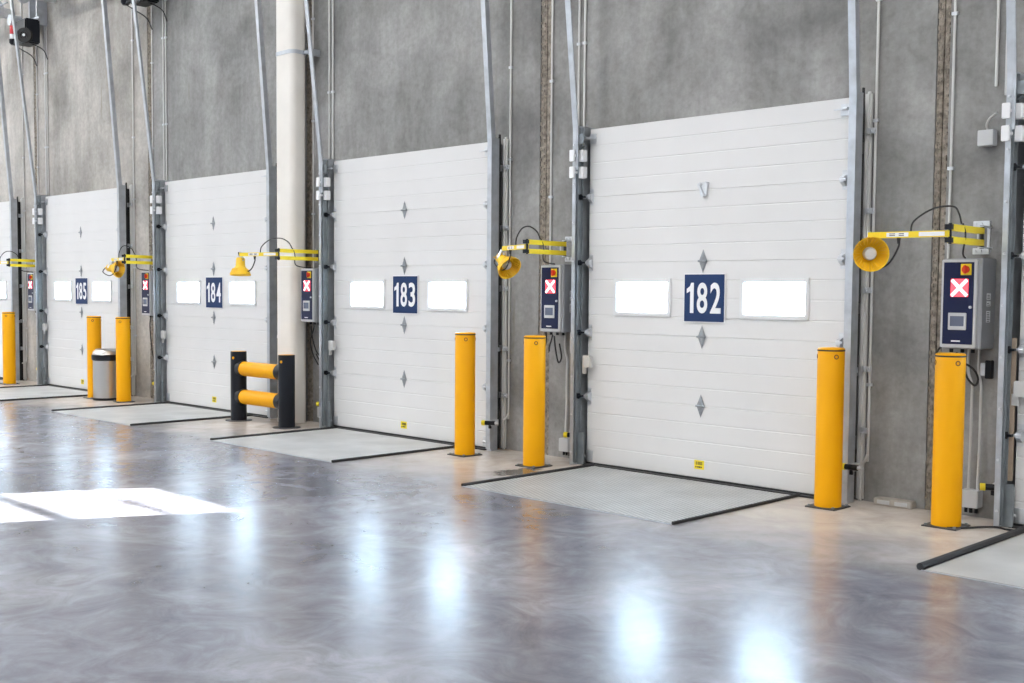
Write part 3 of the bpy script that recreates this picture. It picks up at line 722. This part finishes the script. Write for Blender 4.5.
for n_ in (183, 184, 185): make_leveler(n_, MT['lev'], 'smooth grey dock leveler %s' % {183: 'right of the guard rail', 184: 'between the guard rail and the bin', 185: 'left of the stainless bin'}[n_])
make_leveler(186, MT['lev'], 'smooth grey dock leveler at the far left edge of the photo')

# ---------------------------------------------------------------- bollards
def make_bollard():
    t = thing('bollard', (0, 0, 0), '', 'bollard', 'yellow bollards before the piers')
    R_, H = .099, 1.19
    b = MB(); b.lathe([(R_, .010), (R_, H-.012), (R_-.002, H-.008), (R_-.002, H-.004), (.001, H-.004)], n=40); b.build('post', MT['yellow'], t)
    b = MB(); b.lathe([(R_+.0015, H-.022), (R_+.0015, H-.012), (R_-.001, H-.012), (R_-.001, H-.022)], n=40, closed=True); b.build('black_rim', MT['ink'], t)
    b = MB(); b.lathe([(R_, H-.012), (R_, H-.004), (R_-.01, H+.002), (.001, H+.005)], n=40); b.build('cap', MT['yellow'], t)
    b = MB(); b.box(-.122, .122, -.122, .122, .0, .010, .002); b.build('base_plate', MT['plate'], t)
    b = MB()
    for x in (-.10, .10):
        for y in (-.10, .10): b.cyl((x, y, .008), (x, y, .022), .011, n=6)
    b.build_split('anchor_bolt', MT['galv_d'], t)
    for ang in (math.radians(-38), math.radians(-143), math.radians(60), math.radians(140)):
        d = Vector((math.cos(ang), math.sin(ang), 0))
        b = MB(); b.lathe([(.011, -.002), (.011, .0015), (.018, .0015), (.018, -.002)], d*R_+Vector((0, 0, H-.062)), d, 20, closed=True); b.build('ring_mark', MT['logo'], t)
    return t
bol = make_bollard()
spots = [((2.648, -.295), 'yellow bollard before the right edge of the largest door, marked 182'), ((3.575, -.335), 'rightmost yellow bollard, below the nearest control panel'),
         ((-1.195, -.435), 'yellow bollard before the door right of the cream column'), ((-.245, -.455), 'yellow bollard between doors 183 and 182, beside an oily floor patch'),
         ((-8.30, -.395), 'yellow bollard touching the right side of the stainless bin'), ((-9.10, -.440), 'yellow bollard standing behind and left of the stainless bin'),
         ((-12.34, -.375), 'yellow bollard at the far left edge of the photo')]
spots = [((x, y), l) for (x, y), l in spots]
for i, ((x, y), lab) in enumerate(spots):
    rz = random.uniform(-.02, .02)
    if i == 0: bol.location = (x, y, 0); bol['label'] = lab
    else: c = copy_thing(bol, (x, y, 0), lab); c.rotation_euler.z = (.0, .02, -.03, -.02, -.2, .03, -.1)[i]

# ---------------------------------------------------------------- guard rail
t = thing('guard_rail', (-4.705, -.44, 0), 'black post guard rail with two yellow bars before the cream column', 'guard rail')
for x in (-.535, .485):
    b = MB(); b.lathe([(.096, .008), (.096, .838), (.092, .842), (.001, .843)], (x, 0, 0), n=36); p = b.build('post', MT['blackp'], t); p['label'] = 'black round post'
    b = MB(); b.lathe([(.090, .840), (.090, .843), (.001, .846)], (x, 0, 0), n=36); b.build('post_cap', MT['yellow'], p)
    b = MB(); b.lathe([(.16, 0), (.16, .008), (.001, .009)], (x, 0, 0), n=30); b.build('base_plate', MT['plate'], p)
    b = MB()
    for ang in (-PI/2+.30, -PI/2-1.2):
        d = Vector((math.cos(ang), math.sin(ang), 0)); b.lathe([(.001, -.002), (.016, -.001), (.016, .002), (.001, .0025)], Vector((x, 0, .765))+d*.096, d, 16)
    b.build_split('dot_mark', MT['yellow'], p)
for z in (.635, .295):
    b = MB(); b.cyl((-.405, 0, z), (.35, 0, z), .088, n=32); rl = b.build('rail', MT['yellow'], t); rl['label'] = 'yellow round bar'
    for x0, x1 in ((-.48, -.403), (.348, .45)):
        b = MB(); b.cyl((x0, 0, z), (x1, 0, z), .096, n=32); b.build('collar', MT['blackp'], rl)

# ---------------------------------------------------------------- stainless bin
t = thing('waste_bin', (-8.765, -.415, 0), 'round stainless steel waste bin between two yellow bollards', 'bin')
b = MB(); b.lathe([(.188, .03), (.188, .60), (.001, .60)], n=44); b.build('body', MT['stainless'], t)
b = MB(); b.lathe([(.19, .0), (.195, .004), (.195, .032), (.19, .034), (.001, .034)], n=44); b.build('base_ring', MT['blackp'], t)
b = MB(); b.lathe([(.190, .565), (.204, .58), (.206, .64), (.196, .65), (.001, .65)], n=44); b.build('rim_band', MT['blackp'], t)
b = MB(); b.lathe([(.194, .648), (.185, .69), (.150, .725), (.138, .728), (.125, .72), (.150, .70), (.17, .66)], n=44, closed=True); b.build('lid', MT['stainless'], t)

# ---------------------------------------------------------------- cream column
t = thing('column', (-4.675, -.06, 0), 'cream painted steel column behind the guard rail', 'column', kind='structure')
b = MB(); b.rrect(0, 0, .375, .22, .075, 0, CEIL, 8); b.build('shaft', MT['column'], t, math.radians(30))
b = MB(); b.rrect(0, 0, .387, .232, .08, 4.36, 4.405, 8); b.box(.19, .30, .05, .09, 4.36, 4.405, .003); b.box(.28, .30, .05, YW+.074, 4.34, 4.42, .003); b.build('strap', MT['galv'], t, math.radians(30))
b = MB(); b.rrect(0, 0, .379, .224, .077, 1.86, 1.866, 8); b.build('wrap_seam', MT['white'], t, math.radians(30))

# low cast block on the floor
t = thing('floor_block', (2.98, .0, 0), 'low grey cast block on the floor at the wall right of door 182', 'block')
b = MB(); b.box(-.15, .15, .06, .145, 0, .055, .006); b.build('block', MT['block'], t)
b = MB(); b.box(-.12, -.02, .055, .062, .012, .042, .002); b.box(.02, .12, .055, .062, .012, .042, .002); b.build_split('recess_plate', MT['grey_l'], t)

# tan timber strip behind the track of the right-hand door and loose cables at its foot
t = thing('timber_strip', (P-.02, 0, 0), 'tan timber strip lining the left edge of the door cut off at right', 'timber strip')
b = MB(); b.box(-.034, .02, -.054, -.040, .32, 1.30, .002); b.build('board', MT['wood'], t)
b = MB()
b.tube([(3.62, -.42, .008), (3.70, -.36, .008), (3.78, -.22, .008), (3.86, -.16, .010), (3.95, -.19, .010), (4.2, -.18, .012), (4.6, -.14, .012)], .007)
tag(b.build('loose_cable', MT['rubber']), 'thin black cable lying on the floor by the rightmost track', 'cable')

# ---------------------------------------------------------------- door operators and torsion shafts up the wall
def make_operator(n_, lab):
    t = thing('door_operator', (OFF[n_]+3.62, -.14, 5.66), lab, 'door operator', 'motor operators high on the piers')
    b = MB(); b.box(-.20, .18, -.10, .14, -.13, .26, .02); b.box(-.14, .12, -.13, -.09, -.15, .10, .015); b.build('motor_body', MT['blackp'], t)
    b = MB(); b.lathe([(.001, 0), (.12, .0), (.125, .03), (.115, .06), (.06, .055), (.055, .04), (.03, .04), (.025, .06), (.001, .06)], (.12, -.08, -.02), (.75, -.66, 0), 28); b.build('fan_cover', MT['ink'], t)
    b = MB(); b.lathe([(.001, 0), (.022, 0), (.022, .01), (.001, .012)], (.165, -.12, -.02), (.75, -.66, 0), 16); b.build('hub_badge', MT['white'], t)
    b = MB(); b.lathe([(.001, -.02), (.05, -.02), (.055, 0), (.055, .16), (.001, .165)], (-.50, -.02, .08), (0, 0, 1), 20); c = b.build('canister', MT['redcan'], t); c['label'] = 'red canister with a pale lower half'
    b = MB(); b.lathe([(.001, -.01), (.056, -.01), (.056, .07), (.001, .07)], (-.50, -.02, .03), (0, 0, 1), 20); b.build('canister_sleeve', MT['white'], c)
    b = MB(); b.lathe([(.001, -.09), (.04, -.09), (.065, -.06), (.065, .0), (.001, .0)], (-.50, -.02, .02), (0, 0, 1), 20); b.bar((-.46, -.02, -.04), (-.18, 0, .0), .05, .05); b.build('end_cap', MT['blackp'], t)
    b = MB(); b.box(-.75, .22, .10, .13, .27, .31, .004); b.box(-.22, -.18, .12, .289, .2, .9, .003); b.box(.06, .10, .12, .289, .2, .9, .003); b.cyl((-.55, -.06, .34), (-.55, .12, .34), .09, n=24); b.build('mounting_frame', MT['galv'], t)
    b = MB(); b.tube([(-.50, -.02, -.06), (-.34, .05, -.16), (-.30, .2, -.25), (-.28, .27, -.4)], .008); b.tube([(.1, .0, -.12), (.13, .2, -.2), (.14, .27, -.35)], .008); b.build('cable', MT['rubber'], t)
    return t
make_operator(186, 'black motor operator with red canister at the top left corner of the photo')
make_operator(185, 'black motor operator cut off at the top edge of the photo, right of the first')
def make_shaft(n_):
    t = thing('torsion_shaft', (OFF[n_], -.28, 6.25), 'spring shaft high above the door %s' % {186: 'cut off at left', 185: 'behind the bin', 184: 'behind the guard rail', 183: 'right of the cream column'}[n_], 'shaft', 'spring shafts above the doors')
    b = MB(); b.cyl((-.15, 0, 0), (DW+.6, 0, 0), .016, n=14); b.build('shaft', MT['galv'], t)
    b = MB()
    for a, c in ((.25, 1.1), (1.5, 2.3)):
        b.cyl((a, 0, 0), (c, 0, 0), .06, n=20); b.cyl((a-.02, 0, 0), (a+.03, 0, 0), .075, n=20); b.cyl((c-.03, 0, 0), (c+.02, 0, 0), .075, n=20)
    b.build_split('spring', MT['galv_d'], t)
    b = MB()
    for x in (-.1, DW+.1): b.cyl((x, 0, 0), (x+.06, 0, 0), .12, n=26)
    for x in (.15, 1.3, 2.4): b.box(x-.03, x+.03, .0, YW+.275, -.08, .08, .004)
    b.build('drum', MT['galv_l'], t)
for n_ in (186, 185, 184, 183): make_shaft(n_)
